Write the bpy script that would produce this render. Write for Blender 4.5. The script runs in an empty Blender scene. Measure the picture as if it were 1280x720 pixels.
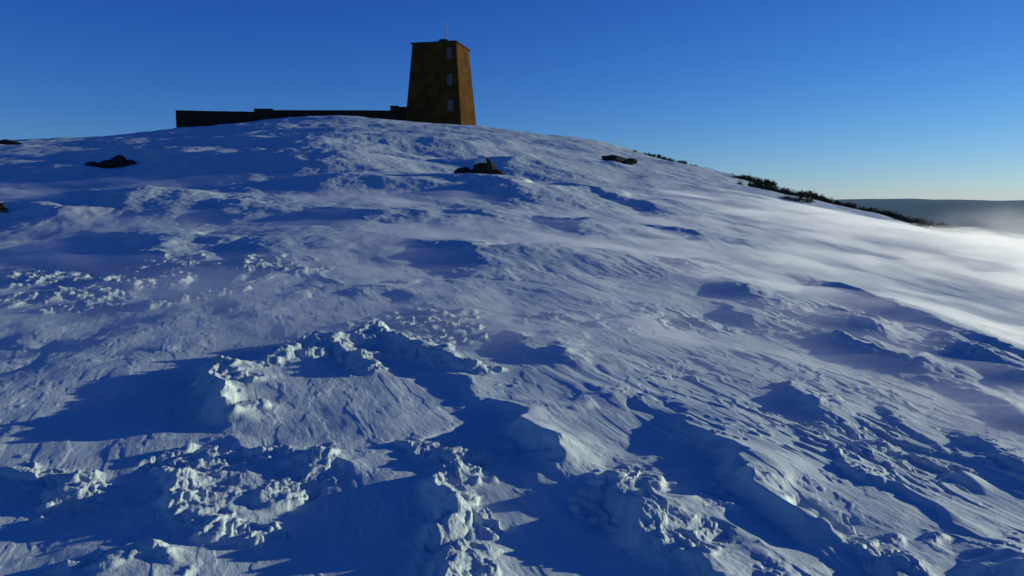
import bpy, bmesh, math, random
import numpy as np
from mathutils import Vector

random.seed(7)
C = bpy.context.scene
COL = C.collection
PI = math.pi

# ------------------------------------------------------------------ camera
F = 1005.0                       # focal length in pixels of a 1280 px wide picture
EYE = 1.7
PITCH = math.atan(98.0 / F)
cam_d = bpy.data.cameras.new('camera')
cam = bpy.data.objects.new('camera', cam_d)
COL.objects.link(cam)
cam.location = (0, 0, EYE)
cam.rotation_euler = (PI / 2 - PITCH, 0, 0)
cam_d.sensor_width = 36
cam_d.lens = 36 * F / 1280
cam_d.clip_start = 0.1
cam_d.clip_end = 60000
C.camera = cam


def ray(px, py):
    x = (np.asarray(px, float) - 640) / F
    v = (360 - np.asarray(py, float)) / F
    cy = math.cos(PITCH) + v * math.sin(PITCH)
    cz = -math.sin(PITCH) + v * math.cos(PITCH)
    return x, cy, cz


# ------------------------------------------------------------------ noise
def _hash(ix, iy, s):
    h = (ix.astype(np.int64) * 374761393 + iy.astype(np.int64) * 668265263 + s * 974634777) & 0xffffffff
    h = ((h ^ (h >> 13)) * 1274126177) & 0xffffffff
    return h ^ (h >> 16)


def perlin(x, y, s=0):
    x0 = np.floor(x); y0 = np.floor(y)
    fx = x - x0; fy = y - y0
    u = fx * fx * fx * (fx * (fx * 6 - 15) + 10)
    v = fy * fy * fy * (fy * (fy * 6 - 15) + 10)

    def g(dx, dy):
        a = _hash(x0 + dx, y0 + dy, s).astype(np.float64) * (2 * PI / 4294967296.0)
        return np.cos(a) * (fx - dx) + np.sin(a) * (fy - dy)
    a = g(0, 0); b = g(1, 0); c = g(0, 1); d = g(1, 1)
    return ((a + (b - a) * u) + ((c + (d - c) * u) - (a + (b - a) * u)) * v) * 1.5


def fbm(x, y, s, n, gain=.5):
    r = 0; a = 1.0
    for i in range(n):
        r = r + a * perlin(x, y, s + i * 17)
        x, y = x * 2.03 * .8 - y * 2.03 * .6, x * 2.03 * .6 + y * 2.03 * .8
        a *= gain
    return r


def billow(x, y, s, n, gain=.5):
    r = 0; a = 1.0
    for i in range(n):
        r = r + a * (1 - 2 * np.abs(perlin(x, y, s + i * 17)))
        x, y = x * 2.1 * .8 - y * 2.1 * .6, x * 2.1 * .6 + y * 2.1 * .8
        a *= gain
    return r


def worley(x, y, s):
    x0 = np.floor(x); y0 = np.floor(y)
    best = np.full(x.shape, 9.0)
    for dx in (-1, 0, 1):
        for dy in (-1, 0, 1):
            h = _hash(x0 + dx, y0 + dy, s)
            px = x0 + dx + (h & 0xffff) / 65536.0
            py = y0 + dy + ((h >> 16) & 0xffff) / 65536.0
            best = np.minimum(best, (px - x) ** 2 + (py - y) ** 2)
    return np.sqrt(best)


def sstep(a, b, x):
    t = np.clip((x - a) / (b - a), 0, 1)
    return t * t * (3 - 2 * t)


# ------------------------------------------------------------------ base hill
SKY = [(-160, 186), (0, 178), (100, 175), (220, 162), (320, 153), (430, 148.5), (520, 151), (600, 159), (680, 171),
       (740, 181), (850, 203), (950, 227), (1050, 257), (1110, 273), (1180, 291), (1280, 312), (1440, 345)]
_az = []; _T = []
for px, py in SKY:
    x, y, z = ray(px, py)
    _az.append(math.degrees(math.atan2(x, y))); _T.append(z / math.hypot(x, y))
_az = [-180, -100] + _az + [75, 110, 180]
_T = [-.03, .03] + _T + [-.12, -.12, -.03]
AZT = np.linspace(-180, 180, 1441)
TT = np.interp(AZT, _az, _T)
k = np.hanning(25); k /= k.sum()
TT = np.convolve(np.pad(TT, 12, mode='wrap'), k, 'valid')
RR = np.interp(AZT, [-180, -40, -20, 0, 12, 22, 33, 50, 180], [60, 118, 116, 112, 104, 88, 68, 55, 60])
RR = np.convolve(np.pad(RR, 12, mode='wrap'), k, 'valid')


def base(x, y):
    r = np.hypot(x, y) + 1e-6
    a = np.degrees(np.arctan2(x, y))
    T = np.interp(a, AZT, TT); Rc = np.interp(a, AZT, RR)
    s0 = (-.015 * x + .02 * y) / r
    zc = EYE + T * Rc
    t = np.clip(r / Rc, 0, 1)
    z = (t ** 3 - 2 * t * t + t) * s0 * Rc + (3 * t * t - 2 * t ** 3) * zc + (t ** 3 - t * t) * T * Rc
    d = np.maximum(r - Rc, 0)
    # behind the brow: a flat summit, then a long slope down to a valley floor
    drop = np.where(d < 40, d * d * .0030, 4.8 + (d - 40) * .24)
    z2 = zc + T * np.minimum(d, 12) - drop
    z2 = -130 + np.log1p(np.exp(np.clip((z2 + 130) / 12, -30, 30))) * 12
    return np.where(d > 0, z2, z)


def ground_pt(px, py, h=0.0):
    """where the line of sight through a picture point meets the hill (raised by h)"""
    x, y, z = [float(q) for q in ray(px, py)]
    rr = np.geomspace(1.2, 260, 6000)
    n = math.hypot(x, y)
    zz = EYE + rr * z / n
    b = base(x / n * rr, y / n * rr) + h
    w = np.nonzero(zz <= b)[0]
    if len(w):
        i = w[0]
    else:
        i = int(np.argmin(zz - b))
    return (x / n * rr[i], y / n * rr[i])


# ------------------------------------------------------------------ drifts (crest lines with unequal sides)
# (crest points in the photograph + height in metres), width lee (left), width sunward (right), lumpiness
RIDGES = [
    # big rime covered hummock, left of the middle
    ([(262, 470, .14), (300, 432, .24), (380, 408, .26), (470, 392, .26)], .22, .55, .6),
    ([(470, 392, .26), (520, 412, .26), (560, 430, .22), (592, 452, .10)], .25, .40, 1.0),
    ([(262, 440, .18), (280, 465, .34), (300, 490, .16)], .16, .30, .9),
    ([(395, 440, .06), (405, 420, .16), (470, 445, .16), (440, 465, .05)], .15, .3, 1.0),
    # smooth cornice right of the middle
    ([(520, 462, .04), (590, 470, .10), (650, 492, .20), (690, 512, .30), (686, 540, .24), (672, 562, .05)], .18, .50, .15),
    # crusted wall of the lower middle
    ([(500, 545, .04), (585, 566, .09), (568, 590, .17), (560, 640, .17), (556, 690, .15), (540, 760, .12)], .12, .20, 1.0),
    # long thin cornice above the lower left clump
    ([(170, 546, .01), (250, 541, .03), (330, 548, .06), (420, 566, .06), (470, 590, .02)], .14, .4, .05),
    ([(205, 570, .02), (216, 590, .10), (250, 600, .13), (262, 640, .09), (300, 662, .02)], .14, .40, 1.0),
    # left edge clumps
    ([(30, 570, .03), (88, 575, .07), (70, 605, .05)], .18, .35, .9),
    ([(100, 700, .05), (165, 672, .10), (180, 700, .06)], .12, .25, .6),
    # right of the middle: long crest running at the viewer
    ([(832, 496, .03), (880, 515, .18), (930, 548, .26), (985, 592, .26), (1022, 622, .08), (1040, 650, .0)], .16, 1.0, .15),
    # dark crusted crest, lower middle right
    ([(740, 578, .06), (790, 592, .22), (812, 624, .21), (850, 665, .18), (910, 708, .15), (990, 790, .12)], .15, .8, .4),
    ([(800, 600, .2), (850, 598, .14), (905, 604, .04)], .15, .35, .5),
    # crest with rubble on the right
    ([(985, 462, .06), (1015, 478, .18), (1032, 500, .10)], .15, .7, .2),
    ([(985, 520, .04), (1040, 545, .10), (1090, 570, .15), (1150, 598, .10), (1165, 615, .01)], .12, .9, .2),
    ([(1100, 480, .04), (1130, 505, .09), (1170, 530, .03)], .14, .6, .3),
    ([(1190, 500, .03), (1240, 520, .12), (1290, 548, .14)], .15, .9, .1),
    ([(1172, 570, .02), (1196, 545, .18), (1228, 572, .02)], .15, .35, .1),
    # the dark band on the right, farther out
    ([(985, 388, .04), (1040, 388, .24), (1080, 402, .26), (1145, 403, .34), (1172, 420, .04)], .35, 1.2, .2),
    ([(1190, 430, .04), (1240, 455, .2), (1300, 480, .2)], .3, 1.1, .2),
    ([(905, 370, .05), (938, 370, .26), (942, 390, .12)], .25, 1.0, .15),
    ([(845, 390, .03), (878, 390, .12), (885, 402, .03)], .25, .7, .1),
    ([(890, 335, .05), (940, 330, .46), (1000, 336, .4)], .7, 1.6, .05),
    ([(1010, 324, .08), (1070, 316, .62), (1130, 330, .60), (1200, 352, .55), (1280, 380, .55)], .7, 2.2, .12),
    ([(1010, 352, .08), (1080, 356, .5), (1090, 370, .05)], .7, 1.3, .05),
    ([(1140, 362, .06), (1200, 374, .5), (1300, 402, .5)], .8, 1.6, .1),
    # bottom right: the source of the big shade lies outside the frame
    ([(1180, 668, .03), (1260, 655, .14), (1330, 640, .40), (1400, 650, .60), (1500, 690, .65), (1600, 740, .5)], .3, .9, .3),
    ([(1060, 672, .04), (1100, 668, .12), (1130, 700, .12), (1160, 740, .10)], .15, .5, .5),
    # small steps of the middle
    ([(672, 440, .03), (700, 437, .10), (716, 446, .04)], .3, .3, .3),
    ([(735, 480, .03), (752, 482, .08), (782, 494, .03)], .3, .3, .2),
    ([(620, 418, .03), (640, 412, .10), (650, 424, .03)], .3, .3, .3),
    ([(540, 385, .03), (580, 380, .14), (590, 392, .04)], .5, .4, .4),
    ([(425, 352, .04), (490, 350, .16), (500, 358, .05)], .8, .5, .1),
    ([(690, 395, .03), (700, 388, .10), (745, 400, .03)], .3, .3, .5),
    # rime rows on the left
    ([(0, 326, .10), (50, 328, .20), (110, 330, .16), (190, 334, .20), (240, 322, .18), (330, 322, .2), (385, 330, .1)], .7, .7, .9),
    ([(0, 365, .06), (30, 352, .16), (95, 345, .16), (130, 352, .12)], .6, .6, .9),
    ([(60, 372, .05), (120, 362, .14), (200, 360, .14), (290, 352, .12)], .5, .5, .8),
    # long low drifts higher up the hill
    ([(500, 296, .1), (600, 288, .55), (700, 292, .5), (715, 300, .1)], 1.0, 3.6, 0),
    ([(640, 270, .1), (735, 267, .45), (748, 272, .1)], 1.2, 4.4, 0),
    ([(380, 258, .1), (470, 251, .5), (560, 262, .35)], 1.3, 4.8, 0),
    ([(120, 276, .1), (200, 268, .6), (320, 274, .5), (335, 282, .1)], 1.2, 4.4, 0),
    ([(360, 292, .1), (430, 288, .25), (440, 294, .1)], .9, 1.8, .1),
    ([(0, 252, .2), (70, 250, .45), (150, 256, .1)], 1.4, 4.5, 0),
    ([(230, 248, .1), (300, 244, .4), (372, 250, .1)], 1.3, 4.5, 0),
    ([(560, 262, .1), (610, 258, .4), (640, 264, .1)], 1.2, 4, 0),
    ([(90, 302, .1), (200, 296, .35), (330, 304, .1)], .9, 3, 0),
    ([(780, 276, .1), (860, 272, .5), (905, 282, .1)], 1.2, 4, 0),
    ([(800, 312, .1), (850, 306, .4), (900, 314, .1)], .9, 3, 0),
    ([(0, 208, .2), (70, 206, .6), (110, 210, .1)], 2.0, 6, 0),
    ([(60, 236, .1), (180, 228, .7), (260, 236, .2)], 2.0, 6.5, 0),
    ([(300, 228, .1), (420, 220, .45), (560, 232, .3)], 2.2, 7, 0),
    ([(560, 224, .2), (640, 226, .7), (720, 240, .3)], 1.8, 6.5, 0),
    ([(700, 232, .1), (800, 246, .5), (830, 252, .2)], 1.6, 6, 0),
    ([(240, 178, .1), (380, 166, 1.3), (540, 172, 1.1), (640, 180, .2)], 5, 10, 0),
    ([(100, 190, .2), (260, 186, 1.1), (420, 190, .9)], 4, 9, 0),
    ([(500, 196, .2), (640, 196, .9), (700, 204, .2)], 4, 9, 0),
    ([(700, 200, .1), (770, 206, .3), (800, 212, .1)], 3, 4, .1),
]


def ridge_data():
    out = []
    for pts, wl, wr, lump in RIDGES:
        P = []
        for (px, py, h) in pts:
            g = ground_pt(px, py, h)
            P.append((g[0], g[1], h))
        out.append((np.array(P), wl, wr, lump))
    return out


RD = ridge_data()
# softer patches where rime lumps cover the snow: picture x, y, half width, half height in pixels, strength
LUMPS = [(120, 335, 150, 16, .65), (330, 330, 60, 10, .55), (500, 425, 90, 40, 1), (300, 460, 50, 40, .6), (320, 600, 105, 48, .7),
         (598, 630, 34, 80, .8), (50, 600, 45, 30, .55), (790, 640, 50, 60, .9), (870, 690, 60, 40, .7), (1100, 520, 110, 60, .32),
          (150, 690, 40, 30, .6), (1100, 690, 60, 40, .6), (430, 600, 40, 20, .3),
         (690, 400, 50, 16, .36), (840, 640, 60, 60, .3)]
LP = []
for (px, py, hw, hh, s) in LUMPS:
    a = ground_pt(px, py); b = ground_pt(px + hw, py); c = ground_pt(px, py - hh); d = ground_pt(px, py + hh)
    LP.append((a[0], (c[1] + d[1]) / 2, abs(b[0] - a[0]), abs(c[1] - d[1]) / 2, s))


def lump_mask(x, y):
    m = np.zeros(x.shape)
    for (cx, cy, rx, ry, s) in LP:
        d = np.sqrt(((x - cx) / rx) ** 2 + ((y - cy) / ry) ** 2)
        m = np.maximum(m, s * (1 - sstep(.6, 1.15, d)))
    return m


WX, WY = .36, -.93               # the way the wind has combed the crust


def terrain(x, y):
    """returns the height of the snow and a sideways shove (dx, dy) that undercuts the crusts"""
    sh = x.shape
    x = x.ravel().astype(float); y = y.ravel().astype(float)
    Z = base(x, y); DX = np.zeros_like(Z); DY = np.zeros_like(Z); LU = np.zeros_like(Z)
    idn = np.nonzero(np.hypot(x, y) < 172)[0]
    for c in np.array_split(idn, max(1, len(idn) // 200000)):
        z, sx, sy, l = terrain_near(x[c], y[c], Z[c])
        Z[c] = z; DX[c] = sx; DY[c] = sy; LU[c] = l
    return Z.reshape(sh), DX.reshape(sh), DY.reshape(sh), LU.reshape(sh)


def terrain_near(x, y, z):
    r = np.hypot(x, y)
    z = z.copy()
    near = 1 - sstep(120, 170, r)
    # uneven edges: bend the coordinates used for the drifts
    f1 = fbm(x * 1.3, y * 1.3, 11, 3); f2 = fbm(x * 1.3, y * 1.3, 13, 3)
    f3 = fbm(x * 6, y * 6, 12, 2); f4 = fbm(x * 6, y * 6, 14, 2)
    far0 = sstep(14, 40, r)
    wx = x + (.13 + .9 * far0) * (f1 * (1 - far0) + far0 * fbm(x * .22, y * .22, 17, 2)) + .022 * f3 * (1 - far0)
    wy = y + .18 * f2 + .022 * f4 * (1 - far0)
    rel = np.zeros_like(z); lum = lump_mask(x + .22 * f2 + .04 * f4, y + .25 * f1 + .04 * f3)
    for P, wl, wr, lump in RD:
        m = 3.0 * max(wl, wr)
        idx = np.nonzero((x > P[:, 0].min() - m) & (x < P[:, 0].max() + m) & (y > P[:, 1].min() - m) & (y < P[:, 1].max() + m))[0]
        if not len(idx):
            continue
        qx = wx[idx]; qy = wy[idx]
        bd = np.full(qx.shape, 1e9); bh = np.zeros_like(qx); ws = np.zeros_like(qx); ss = np.zeros_like(qx)
        for i in range(len(P) - 1):
            ax, ay, ah = P[i]; bx, by, bh_ = P[i + 1]
            ex, ey = bx - ax, by - ay
            L2 = ex * ex + ey * ey + 1e-9
            t = np.clip(((qx - ax) * ex + (qy - ay) * ey) / L2, 0, 1)
            dx = qx - ax - t * ex; dy = qy - ay - t * ey
            d = np.hypot(dx, dy)
            w = 1 / (d + .02) ** 5
            bd = np.minimum(bd, d)
            bh += w * (ah + (bh_ - ah) * t); ws += w
            ss += w * (dx - .3 * dy) / (d + 1e-6)
        bh /= ws
        bs = wl + (wr - wl) * sstep(-.5, .9, ss / ws)
        q = bd / bs
        prof = np.exp(-(q ** 1.35) * 1.9)
        a = rel[idx]; b = bh * (RIDGE_K * (1 + .95 * sstep(13, 40, r[idx]))) * prof
        rel[idx] = np.maximum(a, b) + .25 * np.minimum(a, b)
        lum[idx] = np.maximum(lum[idx], lump * (1 - sstep(.25, .95, q)))
    u = x * WX + y * WY; v = -x * WY + y * WX
    # the ground falls away to both sides of the viewer's line
    ax = np.abs(x); z -= near * .0100 * np.where(ax < 5, x * x, 10 * ax - 25) * (1 - sstep(12, 45, r)) * np.where(x > 0, 1, .35)
    # broad drifts
    far = sstep(12, 48, r)
    z += near * .06 * fbm(u * .34, v * .55, 21, 4, .45)
    z += near * far * (.42 * fbm(x * .06, y * .13, 22, 4, .38) + .30 * sstep(45, 90, r) * fbm(x * .05, y * .09, 23, 3))
    # wind steps: soft on one side, cut on the other
    nr_ = 1 - sstep(9, 22, r)
    a = fbm(u * .55 + 1.3 * perlin(x * .5, y * .5, 5), v * 1.1, 31, 4, .42)
    patch = sstep(-.15, .40, fbm(x * .35, y * .35, 41, 2))
    z += near * (.004 + .026 * patch) * (.08 + .92 * nr_) * (sstep(-.02, .30, a) + .5 * sstep(.3, .6, a))
    a2 = fbm(u * 1.8 + 1.0 * perlin(x * 1.2, y * 1.2, 6), v * 5.2, 51, 4, .52)
    right = sstep(.3, 2.4, x - .05 * y)
    z += near * ((.003 + .026 * patch * right) * sstep(.06, .30, a2) + .012 * right * sstep(.1, .34, fbm(u * 4.2 + a2, v * 9.5, 55, 3, .5)) * sstep(-.2, .3, f1) * (1 - sstep(6, 11, r))) * (1 - sstep(9, 22, r))
    # rime lumps
    edge = np.clip(lum * 1.15 + .45 * (fbm(x * 3.1, y * 3.1, 61, 3)) - .12, 0, 1)
    edge = sstep(.22, .75, edge) * near
    sc = 1 + .45 * sstep(8, 25, r)
    lump_h = np.zeros_like(z)
    k = np.nonzero(edge > 0)[0]
    if len(k):
        X = x[k]; Y = y[k]; S = sc[k]
        j1 = perlin(X * 5, Y * 5, 7); j2 = perlin(X * 5, Y * 5, 8)
        w1 = worley(X * 4.4 / S + .6 * j1, Y * 4.4 / S + .6 * j2, 71)
        w2 = worley(X * 10 / S + .5 * j2, Y * 10 / S + .5 * j1, 72)
        cau = .014 * np.sqrt(np.clip(1 - w1 * w1 * 1.3, 0, 1)) + .008 * np.sqrt(np.clip(1 - w2 * w2 * 1.3, 0, 1))
        U = u[k] / S; W = v[k] / S
        p1 = fbm(U * 1.7 + .5 * j1, W * 2.6 + .5 * j2, 66, 4, .55); p2 = fbm(U * 3.9 + .6 * j2, W * 6.0, 67, 4, .55)
        cau += .020 * sstep(-.08, .20, p1) + .006 * sstep(.30, .42, p1) + .009 * sstep(-.02, .18, p2) + .005 * sstep(.25, .36, p2)
        cau += .0065 * billow(X * 9 / S + .5 * j1, Y * 9 / S, 64, 4, .60)
        lump_h[k] = .74 * edge[k] * (cau - .020 + .05 * fbm(X * 2.6, Y * 2.6, 62, 3)) * S
    lum2 = sstep(.05, .5, lum)
    rough = .0014 * f3 * (1 + 3 * lum2)
    z += near * ((rel + .05 * np.minimum(rel, .35) * f3 * (.4 + lum2)) + lump_h + rough)
    shove = near * (rel * .14 * (.2 + lum) + np.maximum(lump_h, 0) * .5)
    return z, shove * .95, shove * -.25, lum


RIDGE_K = .50


def Hpt(x, y):
    return float(terrain(np.array([x]), np.array([y]))[0][0])


# ------------------------------------------------------------------ helpers
def tag(o, label=None, cat=None, group=None, kind=None):
    if label: o['label'] = label
    if cat: o['category'] = cat
    if group: o['group'] = group
    if kind: o['kind'] = kind
    return o


def link(name, me, mat=None, parent=None):
    o = bpy.data.objects.new(name, me)
    COL.objects.link(o)
    if mat is not None: me.materials.append(mat)
    if parent is not None: o.parent = parent
    return o


def empty(name, loc, rz=0):
    o = bpy.data.objects.new(name, None)
    COL.objects.link(o)
    o.location = loc; o.rotation_euler = (0, 0, rz)
    o.empty_display_size = .3
    return o


def mesh_np(name, verts, faces, smooth=True):
    me = bpy.data.meshes.new(name)
    n = len(verts); m = len(faces); kf = faces.shape[1]
    me.vertices.add(n)
    me.vertices.foreach_set('co', np.ascontiguousarray(verts, dtype=np.float32).ravel())
    me.loops.add(m * kf)
    me.loops.foreach_set('vertex_index', np.ascontiguousarray(faces, dtype=np.int32).ravel())
    me.polygons.add(m)
    me.polygons.foreach_set('loop_start', np.arange(0, m * kf, kf, dtype=np.int32))
    me.polygons.foreach_set('loop_total', np.full(m, kf, dtype=np.int32))
    me.polygons.foreach_set('use_smooth', np.full(m, smooth))
    me.update(calc_edges=True)
    return me


class NT:
    def __init__(s, name):
        s.m = bpy.data.materials.new(name); s.m.use_nodes = True
        s.t = s.m.node_tree; s.t.nodes.clear()
        s.out = s.t.nodes.new('ShaderNodeOutputMaterial')

    def n(s, typ, **kw):
        nd = s.t.nodes.new(typ)
        for a, b in kw.items():
            if a.startswith('i_'):
                key = a[2:].replace('_', ' ')
                nd.inputs[key].default_value = b
            else:
                setattr(nd, a, b)
        return nd

    def l(s, a, b): s.t.links.new(a, b)

    def noise(s, vec, scale, detail=4, rough=.5):
        nd = s.n('ShaderNodeTexNoise'); nd.inputs['Scale'].default_value = scale
        nd.inputs['Detail'].default_value = detail; nd.inputs['Roughness'].default_value = rough
        if vec is not None: s.l(vec, nd.inputs['Vector'])
        return nd.outputs['Fac']

    def ramp(s, fac, stops):
        nd = s.n('ShaderNodeValToRGB'); e = nd.color_ramp.elements
        while len(e) < len(stops): e.new(.5)
        for q, (p, c) in zip(e, stops):
            q.position = p; q.color = (*c, 1) if len(c) == 3 else c
        s.l(fac, nd.inputs['Fac'])
        return nd.outputs['Color']

    def mathn(s, op, a, b=None):
        nd = s.n('ShaderNodeMath', operation=op)
        for i, q in enumerate((a, b)):
            if q is None: continue
            if isinstance(q, (int, float)): nd.inputs[i].default_value = q
            else: s.l(q, nd.inputs[i])
        return nd.outputs[0]


def simple_mat(name, c1, c2, scale, rough=.85, bump=.3, bscale=None, dist=.02):
    t = NT(name)
    tc = t.n('ShaderNodeTexCoord').outputs['Object']
    f = t.noise(tc, scale, 6, .6)
    p = t.n('ShaderNodeBsdfPrincipled'); p.inputs['Roughness'].default_value = rough; p.inputs['Specular IOR Level'].default_value = .5 if rough < .6 else .08
    t.l(t.ramp(f, [(.32, c1), (.68, c2)]), p.inputs['Base Color'])
    b = t.n('ShaderNodeBump'); b.inputs['Strength'].default_value = bump; b.inputs['Distance'].default_value = dist
    t.l(t.noise(tc, bscale or scale * 3, 6, .6), b.inputs['Height'])
    t.l(b.outputs[0], p.inputs['Normal'])
    t.l(p.outputs[0], t.out.inputs['Surface'])
    return t.m


# ------------------------------------------------------------------ materials
def snow_mat():
    t = NT('snow')
    tc = t.n('ShaderNodeTexCoord').outputs['Object']
    geo = t.n('ShaderNodeNewGeometry')
    p = t.n('ShaderNodeBsdfPrincipled')
    p.inputs['Roughness'].default_value = .62
    p.inputs['Specular IOR Level'].default_value = .35
    at = t.n('ShaderNodeAttribute', attribute_name='lum')
    f = t.noise(tc, 1.6, 5, .6)
    col = t.ramp(f, [(.3, (.50, .61, .58)), (.7, (.58, .69, .65))])
    # far land below the hill: bare moor and wood between snow patches
    far = t.n('ShaderNodeAttribute', attribute_name='moor')
    mf = t.noise(tc, .012, 8, .65)
    moor = t.ramp(mf, [(.42, (.018, .020, .022)), (.56, (.05, .05, .048)), (.66, (.45, .47, .5))])
    mx = t.n('ShaderNodeMix', data_type='RGBA')
    t.l(far.outputs['Fac'], mx.inputs['Factor']); t.l(col, mx.inputs[6]); t.l(moor, mx.inputs[7])
    t.l(mx.outputs[2], p.inputs['Base Color'])
    m0 = t.n('ShaderNodeMapping'); m0.inputs['Rotation'].default_value = (0, 0, math.radians(-21)); t.l(tc, m0.inputs['Vector'])
    mp = t.n('ShaderNodeMapping'); t.l(m0.outputs[0], mp.inputs['Vector'])
    mp.inputs['Scale'].default_value = (2.6, .8, 1)
    h1 = t.noise(mp.outputs[0], 9, 6, .66)
    h2 = t.noise(tc, 48, 5, .65)
    k2 = t.mathn('ADD', t.mathn('MULTIPLY', at.outputs['Fac'], 1.1), .25)
    h = t.mathn('ADD', t.mathn('MULTIPLY', h1, 1.0), t.mathn('MULTIPLY', h2, k2))
    b = t.n('ShaderNodeBump'); b.inputs['Strength'].default_value = .55; b.inputs['Distance'].default_value = .016
    t.l(h, b.inputs['Height']); t.l(b.outputs[0], p.inputs['Normal'])
    t.l(p.outputs[0], t.out.inputs['Surface'])
    return t.m


M = {}
M['snow'] = snow_mat()
M['rock'] = simple_mat('rock', (.014, .013, .012), (.05, .045, .038), 5, .9, .6, 12, .03)
M['grass'] = simple_mat('dry_grass', (.05, .045, .02), (.13, .10, .05), 8, .9, .2)
M['needle'] = simple_mat('dark_shrub', (.012, .018, .010), (.035, .042, .022), 6, .8, .2)
M['twig'] = simple_mat('twig', (.03, .022, .016), (.07, .055, .04), 10, .9, .2)
M['metal'] = simple_mat('dark_metal', (.01, .01, .01), (.02, .02, .02), 5, .5, .1)
M['glass'] = simple_mat('window_glass', (.05, .052, .055), (.09, .09, .09), 1.5, .3, .05)
M['frame'] = simple_mat('window_frame', (.09, .075, .06), (.15, .13, .11), 6, .7, .1)
M['roof'] = simple_mat('roof_slab', (.02, .017, .015), (.05, .045, .04), 4, .9, .3)
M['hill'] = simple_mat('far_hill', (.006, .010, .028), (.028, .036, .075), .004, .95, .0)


def masonry(name, c1, c2, mort, w, h, stain=.5):
    t = NT(name)
    tc = t.n('ShaderNodeTexCoord').outputs['UV']
    ob = t.n('ShaderNodeTexCoord').outputs['Object']
    br = t.n('ShaderNodeTexBrick')
    br.inputs['Scale'].default_value = 1
    br.inputs['Brick Width'].default_value = w; br.inputs['Row Height'].default_value = h
    br.inputs['Mortar Size'].default_value = .03
    br.inputs['Color1'].default_value = (*c1, 1); br.inputs['Color2'].default_value = (*c2, 1); br.inputs['Mortar'].default_value = (*mort, 1)
    t.l(tc, br.inputs['Vector'])
    f = t.noise(ob, .55, 7, .65)
    m = t.n('ShaderNodeMix', data_type='RGBA', blend_type='MULTIPLY'); m.inputs['Factor'].default_value = stain
    t.l(br.outputs['Color'], m.inputs[6]); t.l(t.ramp(f, [(.35, (.45, .38, .30)), (.65, (1.25, 1.15, .95))]), m.inputs[7])
    p = t.n('ShaderNodeBsdfPrincipled'); p.inputs['Roughness'].default_value = .95; p.inputs['Specular IOR Level'].default_value = .05
    t.l(m.outputs[2], p.inputs['Base Color'])
    b = t.n('ShaderNodeBump'); b.inputs['Strength'].default_value = .7; b.inputs['Distance'].default_value = .03
    hh = t.mathn('SUBTRACT', t.noise(ob, 7, 6, .6), br.outputs['Fac'])
    t.l(hh, b.inputs['Height']); t.l(b.outputs[0], p.inputs['Normal'])
    t.l(p.outputs[0], t.out.inputs['Surface'])
    return t.m


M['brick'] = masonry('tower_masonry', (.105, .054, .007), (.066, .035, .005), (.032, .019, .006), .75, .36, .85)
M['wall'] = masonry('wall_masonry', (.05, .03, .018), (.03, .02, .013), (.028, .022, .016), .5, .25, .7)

# ------------------------------------------------------------------ snow field: one sheet out to the horizon
def build_snow():
    fine = np.radians(np.linspace(-39, 39, 1350))
    rest1 = np.radians(np.geomspace(39.15, 180, 170))
    az = np.concatenate([-rest1[::-1], fine, rest1[:-1]])
    az[0] = -PI
    rs = np.concatenate([[.02, .3, .8, 1.3, 1.8], np.geomspace(2.2, 30, 1050)[:], np.geomspace(30, 150, 460)[1:],
                         np.geomspace(150, 14000, 90)[1:]])
    A, R = np.meshgrid(az, rs)
    X = np.sin(A) * R; Y = np.cos(A) * R
    Z, DX, DY, LUM = terrain(X, Y)
    V = np.stack([X + DX, Y + DY, Z], -1).reshape(-1, 3)
    nr, na = X.shape
    i = np.arange(nr - 1)[:, None] * na + np.arange(na)[None, :]
    j = np.arange(nr - 1)[:, None] * na + (np.arange(na)[None, :] + 1) % na
    Fq = np.stack([i, j, j + na, i + na], -1).reshape(-1, 4)[:, ::-1]
    me = mesh_np('snow_field', V, Fq)
    a = me.attributes.new('lum', 'FLOAT', 'POINT'); a.data.foreach_set('value', LUM.ravel().astype(np.float32))
    mo = sstep(150, 420, R.ravel()) * .97
    a = me.attributes.new('moor', 'FLOAT', 'POINT'); a.data.foreach_set('value', mo.astype(np.float32))
    o = link('snow_field', me, M['snow'])
    tag(o, kind='structure')
    return o


build_snow()


# far hills
def build_far_hills():
    az = np.radians(np.linspace(-179.9, 180, 700)); rs = np.linspace(3600, 9000, 40)
    A, R = np.meshgrid(az, rs)
    X = np.sin(A) * R; Y = np.cos(A) * R
    crest = np.exp(-((R - 6200) / 1100) ** 2)
    ad = np.degrees(A)
    H = 190 + 6 * fbm(A * 22, R * .0006, 9, 4) + 22 * np.exp(-((ad - 25) / 4.5) ** 2) - 5 * sstep(27, 36, ad) + 12 * fbm(A * 6, R * .0004, 5, 4)
    Z = -135 + crest * H + 6 * fbm(X * .0012, Y * .0012, 3, 5) * crest
    nr, na = X.shape
    V = np.stack([X, Y, Z], -1).reshape(-1, 3)
    i = np.arange(nr - 1)[:, None] * na + np.arange(na - 1)[None, :]
    Fq = np.stack([i, i + 1, i + 1 + na, i + na], -1).reshape(-1, 4)[:, ::-1]
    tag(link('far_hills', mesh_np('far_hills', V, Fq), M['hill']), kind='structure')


build_far_hills()


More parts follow.
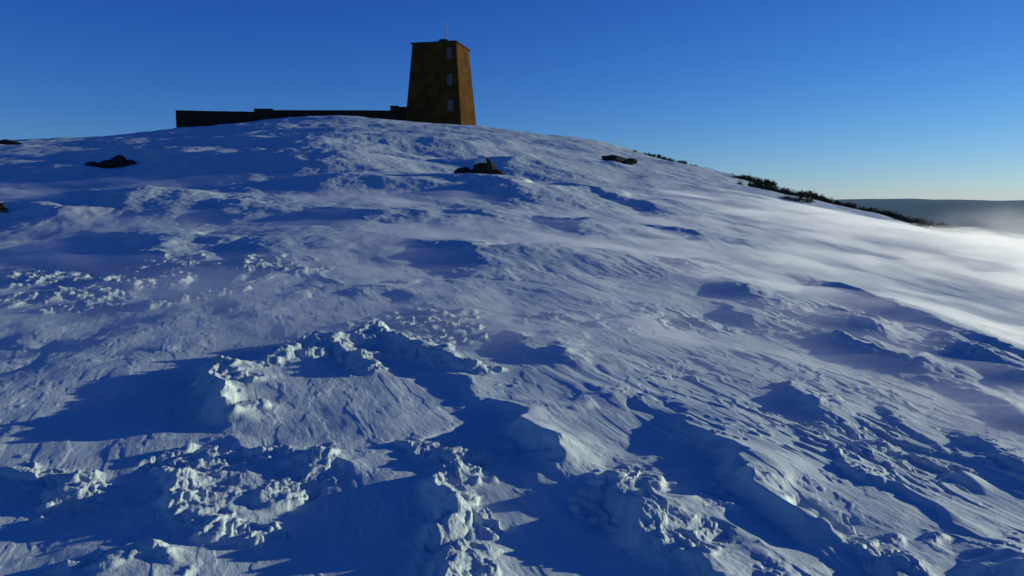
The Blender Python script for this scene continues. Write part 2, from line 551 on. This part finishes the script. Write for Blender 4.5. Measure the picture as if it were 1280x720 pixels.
# ------------------------------------------------------------------ mesh helpers for the buildings
def bm_obj(name, bm, mat, parent=None, smooth=False, uvscale=None):
    bmesh.ops.recalc_face_normals(bm, faces=bm.faces)
    if uvscale is not None:
        uv = bm.loops.layers.uv.new('uv')
        for f in bm.faces:
            n = f.normal
            if abs(n.z) > .8: ax, ay = Vector((1, 0, 0)), Vector((0, 1, 0))
            else:
                ax = Vector((0, 0, 1)).cross(n).normalized(); ay = Vector((0, 0, 1))
            for lp in f.loops:
                lp[uv].uv = (lp.vert.co.dot(ax) * uvscale, lp.vert.co.dot(ay) * uvscale)
    me = bpy.data.meshes.new(name); bm.to_mesh(me); bm.free()
    if smooth:
        for p in me.polygons: p.use_smooth = True
    return link(name, me, mat, parent)


def frustum(bm, b0, b1, z0, z1, cx=0, cy=0, nz=1):
    """tapered block: half sizes b0 at z0, b1 at z1, optionally in several courses"""
    rings = []
    for i in range(nz + 1):
        t = i / nz
        hx = b0[0] + (b1[0] - b0[0]) * t; hy = b0[1] + (b1[1] - b0[1]) * t; z = z0 + (z1 - z0) * t
        rings.append([bm.verts.new((cx + sx * hx, cy + sy * hy, z)) for sx, sy in ((-1, -1), (1, -1), (1, 1), (-1, 1))])
    for a, b in zip(rings, rings[1:]):
        for i in range(4):
            bm.faces.new((a[i], a[(i + 1) % 4], b[(i + 1) % 4], b[i]))
    bm.faces.new(rings[0][::-1]); bm.faces.new(rings[-1])


def tube(bm, p, q, r0, r1, n=8):
    p = Vector(p); q = Vector(q); d = (q - p).normalized()
    a = d.orthogonal().normalized(); b = d.cross(a)
    A = [bm.verts.new(p + (a * math.cos(2 * PI * i / n) + b * math.sin(2 * PI * i / n)) * r0) for i in range(n)]
    B = [bm.verts.new(q + (a * math.cos(2 * PI * i / n) + b * math.sin(2 * PI * i / n)) * r1) for i in range(n)]
    for i in range(n): bm.faces.new((A[i], A[(i + 1) % n], B[(i + 1) % n], B[i]))
    bm.faces.new(A[::-1]); bm.faces.new(B)


def at_dist(px, py, dy):
    x, y, z = [float(q) for q in ray(px, py)]
    k = dy / y
    return Vector((x * k, dy, EYE + z * k))


# ------------------------------------------------------------------ tower
def build_tower():
    D = 117.0
    ct = at_dist(570.2, 52.7, D)                     # nearest top corner
    z_top = ct.z
    z_base = Hpt(ct.x - 2.5, ct.y + 4) - 1.6
    s_top, s_mid = 6.6, 8.4                         # side at the top, side at the snow line
    z_snow = at_dist(572, 153, D).z
    Ht = z_top - z_snow
    th = math.radians(13.0)
    # centre from the nearest corner at the top:  corner = centre + s*(.5*cos+.5*sin ... )
    dl = Vector((-math.cos(th), math.sin(th), 0)); dr = Vector((math.sin(th), math.cos(th), 0))
    cen = Vector((ct.x, ct.y, 0)) + (dl + dr) * s_top / 2
    root = empty('stone_tower', (cen.x, cen.y, z_base), -th)
    tag(root, 'tapering square brown masonry lookout tower on the snowy summit, sunlit on its right side', 'tower')
    taper = (s_mid - s_top) / Ht
    zt = z_top - z_base
    s_b = s_top + taper * zt
    bm = bmesh.new()
    frustum(bm, (s_b / 2, s_b / 2), (s_top / 2, s_top / 2), 0, zt, nz=14)
    # bevel corners a little
    bmesh.ops.recalc_face_normals(bm, faces=bm.faces)
    ed = [e for e in bm.edges if abs((e.verts[0].co - e.verts[1].co).normalized().z) > .9]
    bmesh.ops.bevel(bm, geom=ed, offset=.09, segments=2, affect='EDGES')
    body = bm_obj('wall', bm, M['brick'], root, uvscale=1)
    # roof slab with a slight overhang and a low parapet
    bm = bmesh.new()
    frustum(bm, (s_top / 2 + .16, s_top / 2 + .16), (s_top / 2 + .18, s_top / 2 + .18), zt + .002, zt + .20)
    frustum(bm, (s_top / 2 - .30, s_top / 2 - .30), (s_top / 2 - .45, s_top / 2 - .45), zt + .19, zt + .34)
    rf = bm_obj('roof', bm, M['roof'], root)
    bm = bmesh.new()
    frustum(bm, (.62, .55), (.55, .5), zt + .33, zt + .78, cx=.95, cy=-1.6)
    frustum(bm, (.85, .3), (.85, .3), zt + .33, zt + .50, cx=1.7, cy=-1.9)
    bm_obj('roof_hatch', bm, M['roof'], rf)
    bm = bmesh.new()
    tube(bm, (1.15, -1.3, zt + .3), (1.32, -1.3, zt + 3.5), .055, .03)
    tube(bm, (1.0, -1.3, zt + 1.6), (1.42, -1.3, zt + 1.6), .02, .02)
    an = bm_obj('antenna', bm, M['metal'], rf)
    # string courses on the wall
    # windows: three above each other beside the nearest corner (front face), set 3 mm proud boxes with a recess
    def face_y(z): return -(s_b / 2 - (s_b - s_top) / 2 * z / zt)
    for py in (66, 99.5, 132):
        zc = at_dist(566, py, D).z - z_base
        fx = s_top / 2 - 1.05 + (zt - zc) * taper * .25
        lean = math.atan((s_b - s_top) / 2 / zt)
        w, h = .78, 1.5
        bm = bmesh.new()
        fr = .13; d = .07
        frustum(bm, (w / 2, d), (w / 2, d), h / 2 - fr, h / 2)
        frustum(bm, (w / 2, d), (w / 2, d), -h / 2, -h / 2 + fr)
        frustum(bm, (fr / 2, d), (fr / 2, d), -h / 2 + fr, h / 2 - fr, cx=-w / 2 + fr / 2)
        frustum(bm, (fr / 2, d), (fr / 2, d), -h / 2 + fr, h / 2 - fr, cx=w / 2 - fr / 2)
        frustum(bm, (.025, d * .8), (.025, d * .8), -h / 2 + fr, h / 2 - fr)
        frustum(bm, (w / 2 + .09, d + .05), (w / 2 + .09, d + .05), -h / 2 - .1, -h / 2 - .003)
        wo = bm_obj('window', bm, M['frame'], root)
        wo.location = (fx, face_y(zc) - .03, zc); wo.rotation_euler = (-lean, 0, 0)
        bm = bmesh.new()
        frustum(bm, (w / 2 - fr + .01, .03), (w / 2 - fr + .01, .03), -h / 2 + fr - .01, h / 2 - fr + .01, cy=-.0)
        bm_obj('pane', bm, M['glass'], wo)
    return cen


build_tower()


# ------------------------------------------------------------------ long low wall with its raised blocks
def build_wall():
    D = 118.5
    P0 = at_dist(220.5, 138.5, D); P1 = at_dist(512, 136.5, D + 1.5)
    base_z = Hpt(P0.x, P0.y) - 1.5
    L = P1.x - P0.x
    ang = math.atan2(P1.y - P0.y, L)
    root = empty('stone_wall', (P0.x, P0.y, base_z), ang)
    tag(root, 'long low dark masonry wall running along the summit snow left of the tower', 'wall')
    bm = bmesh.new()
    tops = [(220.5, 138), (260, 138.6), (318, 139.5), (340, 137.2), (400, 137), (512, 136.8)]
    n = 60
    xs = [i / n * L for i in range(n + 1)]
    rows = []
    for x in xs:
        pxl = 220.5 + (512 - 220.5) * x / L
        pt = np.interp(pxl, [a for a, b in tops], [b for a, b in tops])
        zt = at_dist(pxl, pt, D).z - base_z + random.uniform(-.02, .02)
        rows.append([bm.verts.new((x, yy, zz)) for yy, zz in ((-.35, 0), (-.3, zt), (.3, zt), (.35, 0))])
    for a, b in zip(rows, rows[1:]):
        for i in range(4): bm.faces.new((a[i], b[i], b[(i + 1) % 4], a[(i + 1) % 4]))
    bm.faces.new(rows[0]); bm.faces.new(rows[-1][::-1])
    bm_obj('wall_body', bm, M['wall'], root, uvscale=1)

    def block(pa, pb, py, name):
        a = (pa - 220.5) / (512 - 220.5) * L; b = (pb - 220.5) / (512 - 220.5) * L
        zt = at_dist((pa + pb) / 2, py, D).z - base_z
        bm = bmesh.new()
        frustum(bm, ((b - a) / 2, .55), ((b - a) / 2 - .03, .5), 0, zt, cx=(a + b) / 2)
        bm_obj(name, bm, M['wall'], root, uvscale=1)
    block(317.5, 341, 135.6, 'wall_block')
    block(488, 499, 131, 'wall_block')
    block(499.2, 510, 132.5, 'wall_block')
    # coping stones: thin line along the top, broken in places
    return


build_wall()


# ------------------------------------------------------------------ boulders
def rock_mesh(seed, sx, sy, sz, sub=4):
    bm = bmesh.new()
    bmesh.ops.create_icosphere(bm, subdivisions=sub, radius=1)
    co = np.array([v.co[:] for v in bm.verts])
    rs = np.random.RandomState(seed)
    # cut with planes for a hewn look
    for k in range(11):
        n = rs.normal(size=3); n /= np.linalg.norm(n)
        d = rs.uniform(.52, .85)
        s = co @ n
        co -= np.where(s > d, s - d, 0)[:, None] * n[None] * .92
    q = co * 2.6
    dsp = .10 * fbm(q[:, 0] + q[:, 2], q[:, 1] - .7 * q[:, 2], seed, 4)
    co *= (1 + dsp)[:, None]
    co *= np.array([sx, sy, sz])
    for v, c in zip(bm.verts, co): v.co = c
    return bm


def grass_tuft(seed, w, h, n, depth=None):
    rs = np.random.RandomState(seed)
    V = []; Fc = []
    depth = depth or w * .6
    for i in range(n):
        x = rs.normal(0, .38) * w; y = rs.normal(0, .38) * depth
        a = rs.uniform(0, 2 * PI); l = h * rs.uniform(.5, 1.1)
        lean = Vector((-.6 + rs.normal(0, .35), rs.normal(0, .3), 1)).normalized() * l
        s = Vector((math.cos(a), math.sin(a), 0)) * .012
        p = Vector((x, y, -.08))
        m = p + lean * .55; e = p + lean + Vector((-.15 * l, 0, -.12 * l))
        b = len(V)
        V += [p - s, p + s, m + s * .7, m - s * .7, e]
        Fc += [(b, b + 1, b + 2), (b, b + 2, b + 3), (b + 3, b + 2, b + 4)]
    return mesh_np('grass_tuft', np.array([v[:] for v in V]), np.array(Fc), False)


def boulder(px, py, parts, label, seed, cap=True, grass=0, cat='boulder', name='boulder', group=None):
    g = ground_pt(px, py)
    z = Hpt(*g)
    root = empty(name, (g[0], g[1], z))
    tag(root, label, cat, group)
    for k, (dx, dy, dz, sx, sy, sz) in enumerate(parts):
        bm = rock_mesh(seed + k, sx, sy, sz)
        for v in bm.verts: v.co += Vector((dx, dy, dz))
        bm_obj('rock', bm, M['rock'], root, smooth=False)
    if cap:
        dx, dy, dz, sx, sy, sz = parts[0]
        bm = rock_mesh(seed, sx * 1.0, sy * 1.0, sz * 1.0)
        bmesh.ops.delete(bm, geom=[v for v in bm.verts if v.co.z < sz * .28 or v.co.x > sx * .45], context='VERTS')
        for v in bm.verts: v.co += Vector((dx - .03, dy - .02, dz + .05))
        bm_obj('snow_cap', bm, M['snow'], root, smooth=True)
    if grass:
        o = link('grass', grass_tuft(seed, 1.6 * parts[0][3], .45, grass), M['grass'], root)
        o['kind'] = 'stuff'
    return root


boulder(603, 232, [(0, 0, .34, .62, .6, .58), (-.75, .1, .16, .60, .5, .34), (.55, -.1, .08, .5, .4, .28)],
        'dark boulder sticking out of the snow on the slope below the tower', 31, grass=90)
boulder(146, 212, [(.25, 0, .22, .55, .5, .48), (.95, -.1, .12, .42, .4, .34), (-.5, .15, .16, .7, .5, .38), (-1.35, .1, .06, .75, .45, .28)],
        'dark rock with dry grass in the snow below the left end of the wall', 47, cap=False, grass=260)
boulder(766, 204, [(0, 0, .15, 1.3, .6, .42), (1.2, -.5, .02, .7, .5, .28)],
        'flat dark rock just under the skyline, right of the tower', 53, cap=False)
boulder(8, 182, [(0, 0, .12, 1.9, .8, .40), (-2.2, .1, .05, 1.2, .7, .3)],
        'low dark rock on the skyline at the far left end of the hill', 61, cap=False)
boulder(4, 266, [(-.05, 0, .08, .15, .15, .17), (.12, -.1, .02, .12, .1, .1)],
        'small rime covered rock at the left edge, halfway down the slope', 67)


# ------------------------------------------------------------------ dark wind-bent shrubs on the right brow
def shrub_meshes(seed, w, d, h, n):
    rs = np.random.RandomState(seed)
    bm = bmesh.new()
    tips = []
    for i in range(max(6, int(w * 7))):
        x = rs.uniform(-.5, .5) * w; y = rs.uniform(-.5, .5) * d
        k = 1 - (2 * x / w) ** 2 * .6
        t = (x + rs.normal(0, .15) - .1, y + rs.normal(0, .1), h * k * rs.uniform(.45, .95))
        tube(bm, (0, 0, -.2), t, .03, .008, 5)
        tips.append(t)
    tips = np.array(tips)
    V = []; Fc = []
    for i in range(n):
        c = tips[rs.randint(len(tips))] * np.array([1, 1, rs.uniform(.15, 1.0)]) + rs.normal(0, .10, 3)
        c[2] = max(c[2], -.05)
        a = rs.normal(size=3); a /= np.linalg.norm(a); b = np.cross(a, rs.normal(size=3)); b /= np.linalg.norm(b)
        s = rs.uniform(.025, .06)
        k = len(V)
        V += [c - a * s * 1.6, c - b * s * .6, c + a * s * 1.6, c + b * s * .6]
        Fc.append((k, k + 1, k + 2, k + 3))
    return bm, mesh_np('foliage', np.array(V), np.array(Fc), False)


def shrub(px, py, w, h, seed, label, group='dark shrubs on the right brow of the hill'):
    g = ground_pt(px, py)
    z = Hpt(*g)
    root = empty('dwarf_shrub', (g[0], g[1], z - .03))
    tag(root, label, 'shrub', group)
    bm, me = shrub_meshes(seed, w, w * .6, h, int(700 * w * h / .5 + 200))
    bm_obj('stems', bm, M['twig'], root)
    link('foliage', me, M['needle'], root)


SHR = []
rs0 = random.Random(4)
def skyl(px): return float(np.interp(px, [a for a, b in SKY], [b for a, b in SKY]))
for px in range(792, 860, 9):
    SHR.append((px, skyl(px) + 1.0, rs0.uniform(.9, 1.5), rs0.uniform(.28, .42), 'low dark shrub in the short row on the skyline right of the tower'))
for px in range(868, 925, 14):
    SHR.append((px, skyl(px) + 1.2, rs0.uniform(.7, 1.1), rs0.uniform(.15, .25), 'tiny shrub tip showing between the two dark rows on the right skyline'))
for px in range(926, 1000, 5):
    SHR.append((px, skyl(px) + 2 + rs0.uniform(0, 13) * min(1, (px - 915) / 50), rs0.uniform(1.4, 2.8), rs0.uniform(.28, .62), 'dark shrub in the thick clump on the steep right brow'))
for px in range(1004, 1190, 7):
    SHR.append((px, skyl(px) + 1.0 + rs0.uniform(0, 2), rs0.uniform(1.2, 2.4), rs0.uniform(.25, .6) * (1.05 if px < 1060 else .65), 'dark shrub along the falling skyline towards the far hills'))
for i, (px, py, w, h, lab) in enumerate(SHR):
    shrub(px, py, w, h, 100 + i, lab)

# ------------------------------------------------------------------ blowing snow that hugs the hill, and the valley air
def build_spindrift():
    az = np.radians(np.linspace(-44, 58, 200)); rs = np.geomspace(6, 66, 160)
    A, R = np.meshgrid(az, rs)
    X = np.sin(A) * R; Y = np.cos(A) * R
    B = base(X, Y) - .0100 * np.where(np.abs(X) < 5, X * X, 10 * np.abs(X) - 25) * (1 - sstep(12, 45, R)) * np.where(X > 0, 1, .35)
    lee = sstep(6, 34, X)
    edge = sstep(6, 10, R) * (1 - sstep(34 + 6 * lee, 57, R)) * sstep(-44, -40, np.degrees(A)) * (1 - sstep(50, 58, np.degrees(A)))
    Ht = (.24 + .022 * R * lee * sstep(16, 36, R) + .22 * fbm(X * .25, Y * .4, 7, 3) * (1 + 2.0 * lee)) * edge + .55 * sstep(24, 31, X) * sstep(36, 44, R) * (1 - sstep(50, 62, R)) + .03
    top = B + np.maximum(Ht, .02); bot = B - 1.2
    nr, na = X.shape; N = nr * na
    V = np.concatenate([np.stack([X, Y, top], -1).reshape(-1, 3), np.stack([X, Y, bot], -1).reshape(-1, 3)])
    i = (np.arange(nr - 1)[:, None] * na + np.arange(na - 1)[None, :])
    T = np.stack([i + na, i + 1 + na, i + 1, i], -1).reshape(-1, 4)
    Bq = T[:, ::-1] + N

    def side(e):
        return np.stack([e[:-1], e[1:], e[1:] + N, e[:-1] + N], -1)
    e1 = np.arange(na); e2 = (nr - 1) * na + np.arange(na)[::-1]; e3 = (np.arange(nr) * na)[::-1]; e4 = np.arange(nr) * na + na - 1
    Fq = np.concatenate([T, Bq] + [side(e)[:, ::-1] for e in (e1, e2, e3, e4)])
    me = mesh_np('blowing_snow', V, Fq)
    bmx = bmesh.new(); bmx.from_mesh(me); bmesh.ops.recalc_face_normals(bmx, faces=bmx.faces); bmx.to_mesh(me); bmx.free()
    t = NT('blowing_snow')
    tc = t.n('ShaderNodeTexCoord').outputs['Object']
    m0 = t.n('ShaderNodeMapping'); t.l(tc, m0.inputs['Vector'])
    m0.inputs['Rotation'].default_value = (0, 0, math.radians(42))
    mp = t.n('ShaderNodeMapping'); t.l(m0.outputs[0], mp.inputs['Vector']); mp.inputs['Scale'].default_value = (.13, .46, .8)
    f = t.noise(mp.outputs[0], 1.0, 7, .62)
    d = t.n('ShaderNodeMapRange', interpolation_type='SMOOTHSTEP'); t.l(f, d.inputs[0])
    d.inputs[1].default_value = .42; d.inputs[2].default_value = .66; d.inputs[3].default_value = .02; d.inputs[4].default_value = .26
    mp2 = t.n('ShaderNodeMapping'); t.l(m0.outputs[0], mp2.inputs['Vector']); mp2.inputs['Scale'].default_value = (.5, 1.9, 2.2)
    d2 = t.n('ShaderNodeMapRange'); t.l(t.noise(mp2.outputs[0], 1.0, 6, .6), d2.inputs[0])
    d2.inputs[1].default_value = .36; d2.inputs[2].default_value = .66; d2.inputs[3].default_value = .15; d2.inputs[4].default_value = 2.0
    sp = t.n('ShaderNodeSeparateXYZ'); t.l(tc, sp.inputs[0])
    g = t.n('ShaderNodeMapRange'); t.l(sp.outputs[0], g.inputs[0])
    g.inputs[1].default_value = -10; g.inputs[2].default_value = 22; g.inputs[3].default_value = .8; g.inputs[4].default_value = 2.7
    den = t.mathn('MULTIPLY', t.mathn('MULTIPLY', d.outputs[0], d2.outputs[0]), g.outputs[0])
    pv = t.n('ShaderNodeVolumePrincipled'); pv.inputs['Color'].default_value = (.98, .99, .97, 1)
    pv.inputs['Anisotropy'].default_value = .6
    t.l(den, pv.inputs['Density']); t.l(pv.outputs[0], t.out.inputs['Volume'])
    tag(link('blowing_snow', me, t.m), kind='stuff', label='thin veil of wind blown powder snow streaming low over the slope, brightest at right', cat='blowing snow')


build_spindrift()


def build_plume():
    # powder lifted off the right shoulder of the hill
    bm = bmesh.new()
    bmesh.ops.create_icosphere(bm, subdivisions=3, radius=1)
    t = NT('snow_plume')
    tc = t.n('ShaderNodeTexCoord').outputs['Object']
    ln = t.n('ShaderNodeVectorMath', operation='LENGTH'); t.l(tc, ln.inputs[0])
    fall = t.n('ShaderNodeMapRange', interpolation_type='SMOOTHSTEP'); t.l(ln.outputs['Value'], fall.inputs[0])
    fall.inputs[1].default_value = .1; fall.inputs[2].default_value = .97; fall.inputs[3].default_value = 1; fall.inputs[4].default_value = 0
    mp = t.n('ShaderNodeMapping'); t.l(tc, mp.inputs['Vector']); mp.inputs['Scale'].default_value = (3.6, 5.5, 2.4)
    f = t.noise(mp.outputs[0], 1.0, 6, .6)
    d = t.n('ShaderNodeMapRange', interpolation_type='SMOOTHSTEP'); t.l(f, d.inputs[0])
    d.inputs[1].default_value = .42; d.inputs[2].default_value = .68; d.inputs[3].default_value = .0; d.inputs[4].default_value = .15
    pv = t.n('ShaderNodeVolumePrincipled'); pv.inputs['Color'].default_value = (.98, .99, .97, 1)
    pv.inputs['Anisotropy'].default_value = .6
    t.l(t.mathn('MULTIPLY', d.outputs[0], fall.outputs[0]), pv.inputs['Density']); t.l(pv.outputs[0], t.out.inputs['Volume'])
    o = bm_obj('snow_plume', bm, t.m)
    o.location = (37, 48, -1.2); o.scale = (15, 19, 4.0); o.rotation_euler = (0, math.radians(4), math.radians(-40))
    tag(o, kind='stuff', label='loose plume of powder snow lifted off the right shoulder in front of the far hills', cat='blowing snow')


build_plume()


def build_haze():
    bm = bmesh.new()
    frustum(bm, (14300, 14300), (14300, 14300), -150, 92)
    t = NT('haze')
    pv = t.n('ShaderNodeVolumePrincipled'); pv.inputs['Color'].default_value = (.42, .72, 1, 1)
    pv.inputs['Density'].default_value = 3.2e-5; pv.inputs['Anisotropy'].default_value = .3
    t.l(pv.outputs[0], t.out.inputs['Volume'])
    o = bm_obj('haze', bm, t.m)
    tag(o, kind='stuff', label='thin blue haze of cold air lying over the valley and far hills', cat='haze')


build_haze()

# ------------------------------------------------------------------ light
SUN_EL = 8.0; SUN_AZ = 69.0     # degrees; azimuth from the viewing direction towards the right
w = bpy.data.worlds.new('World'); C.world = w; w.use_nodes = True
nt = w.node_tree; nt.nodes.clear()
wo = nt.nodes.new('ShaderNodeOutputWorld'); bg = nt.nodes.new('ShaderNodeBackground')
sky = nt.nodes.new('ShaderNodeTexSky'); sky.sky_type = 'NISHITA'; sky.sun_disc = False
sky.sun_elevation = math.radians(SUN_EL); sky.sun_rotation = math.radians(SUN_AZ)
sky.altitude = 0; sky.air_density = .8; sky.dust_density = 0; sky.ozone_density = 1
# the camera's strong contrast and cold white balance, channel by channel
sp = nt.nodes.new('ShaderNodeSeparateXYZ'); cb = nt.nodes.new('ShaderNodeCombineXYZ')
nt.links.new(sky.outputs[0], sp.inputs[0])
for i, (g, kk) in enumerate(((1.9, .094), (1.45, .31), (.95, 1.45))):
    p = nt.nodes.new('ShaderNodeMath'); p.operation = 'POWER'; p.inputs[1].default_value = g
    q = nt.nodes.new('ShaderNodeMath'); q.operation = 'MULTIPLY'; q.inputs[1].default_value = kk
    nt.links.new(sp.outputs[i], p.inputs[0]); nt.links.new(p.outputs[0], q.inputs[0]); nt.links.new(q.outputs[0], cb.inputs[i])
nt.links.new(cb.outputs[0], bg.inputs[0]); bg.inputs[1].default_value = .1
nt.links.new(bg.outputs[0], wo.inputs[0])

sl = bpy.data.lights.new('sun', 'SUN'); sl.energy = 4.1; sl.angle = math.radians(.5); sl.color = (1, .96, .75)
so = bpy.data.objects.new('sun', sl); COL.objects.link(so)
so.location = (60, 20, 40)
d = Vector((math.sin(math.radians(SUN_AZ)) * math.cos(math.radians(SUN_EL)), math.cos(math.radians(SUN_AZ)) * math.cos(math.radians(SUN_EL)), math.sin(math.radians(SUN_EL))))
so.rotation_euler = (-d).to_track_quat('-Z', 'Y').to_euler()

C.view_settings.view_transform = 'Standard'; C.view_settings.look = 'None'
C.view_settings.exposure = 0; C.view_settings.gamma = 1
C.render.engine = 'CYCLES'
C.cycles.volume_bounces = 6
C.cycles.max_bounces = 12
C.cycles.volume_step_rate = 1.0
C.cycles.volume_max_steps = 128
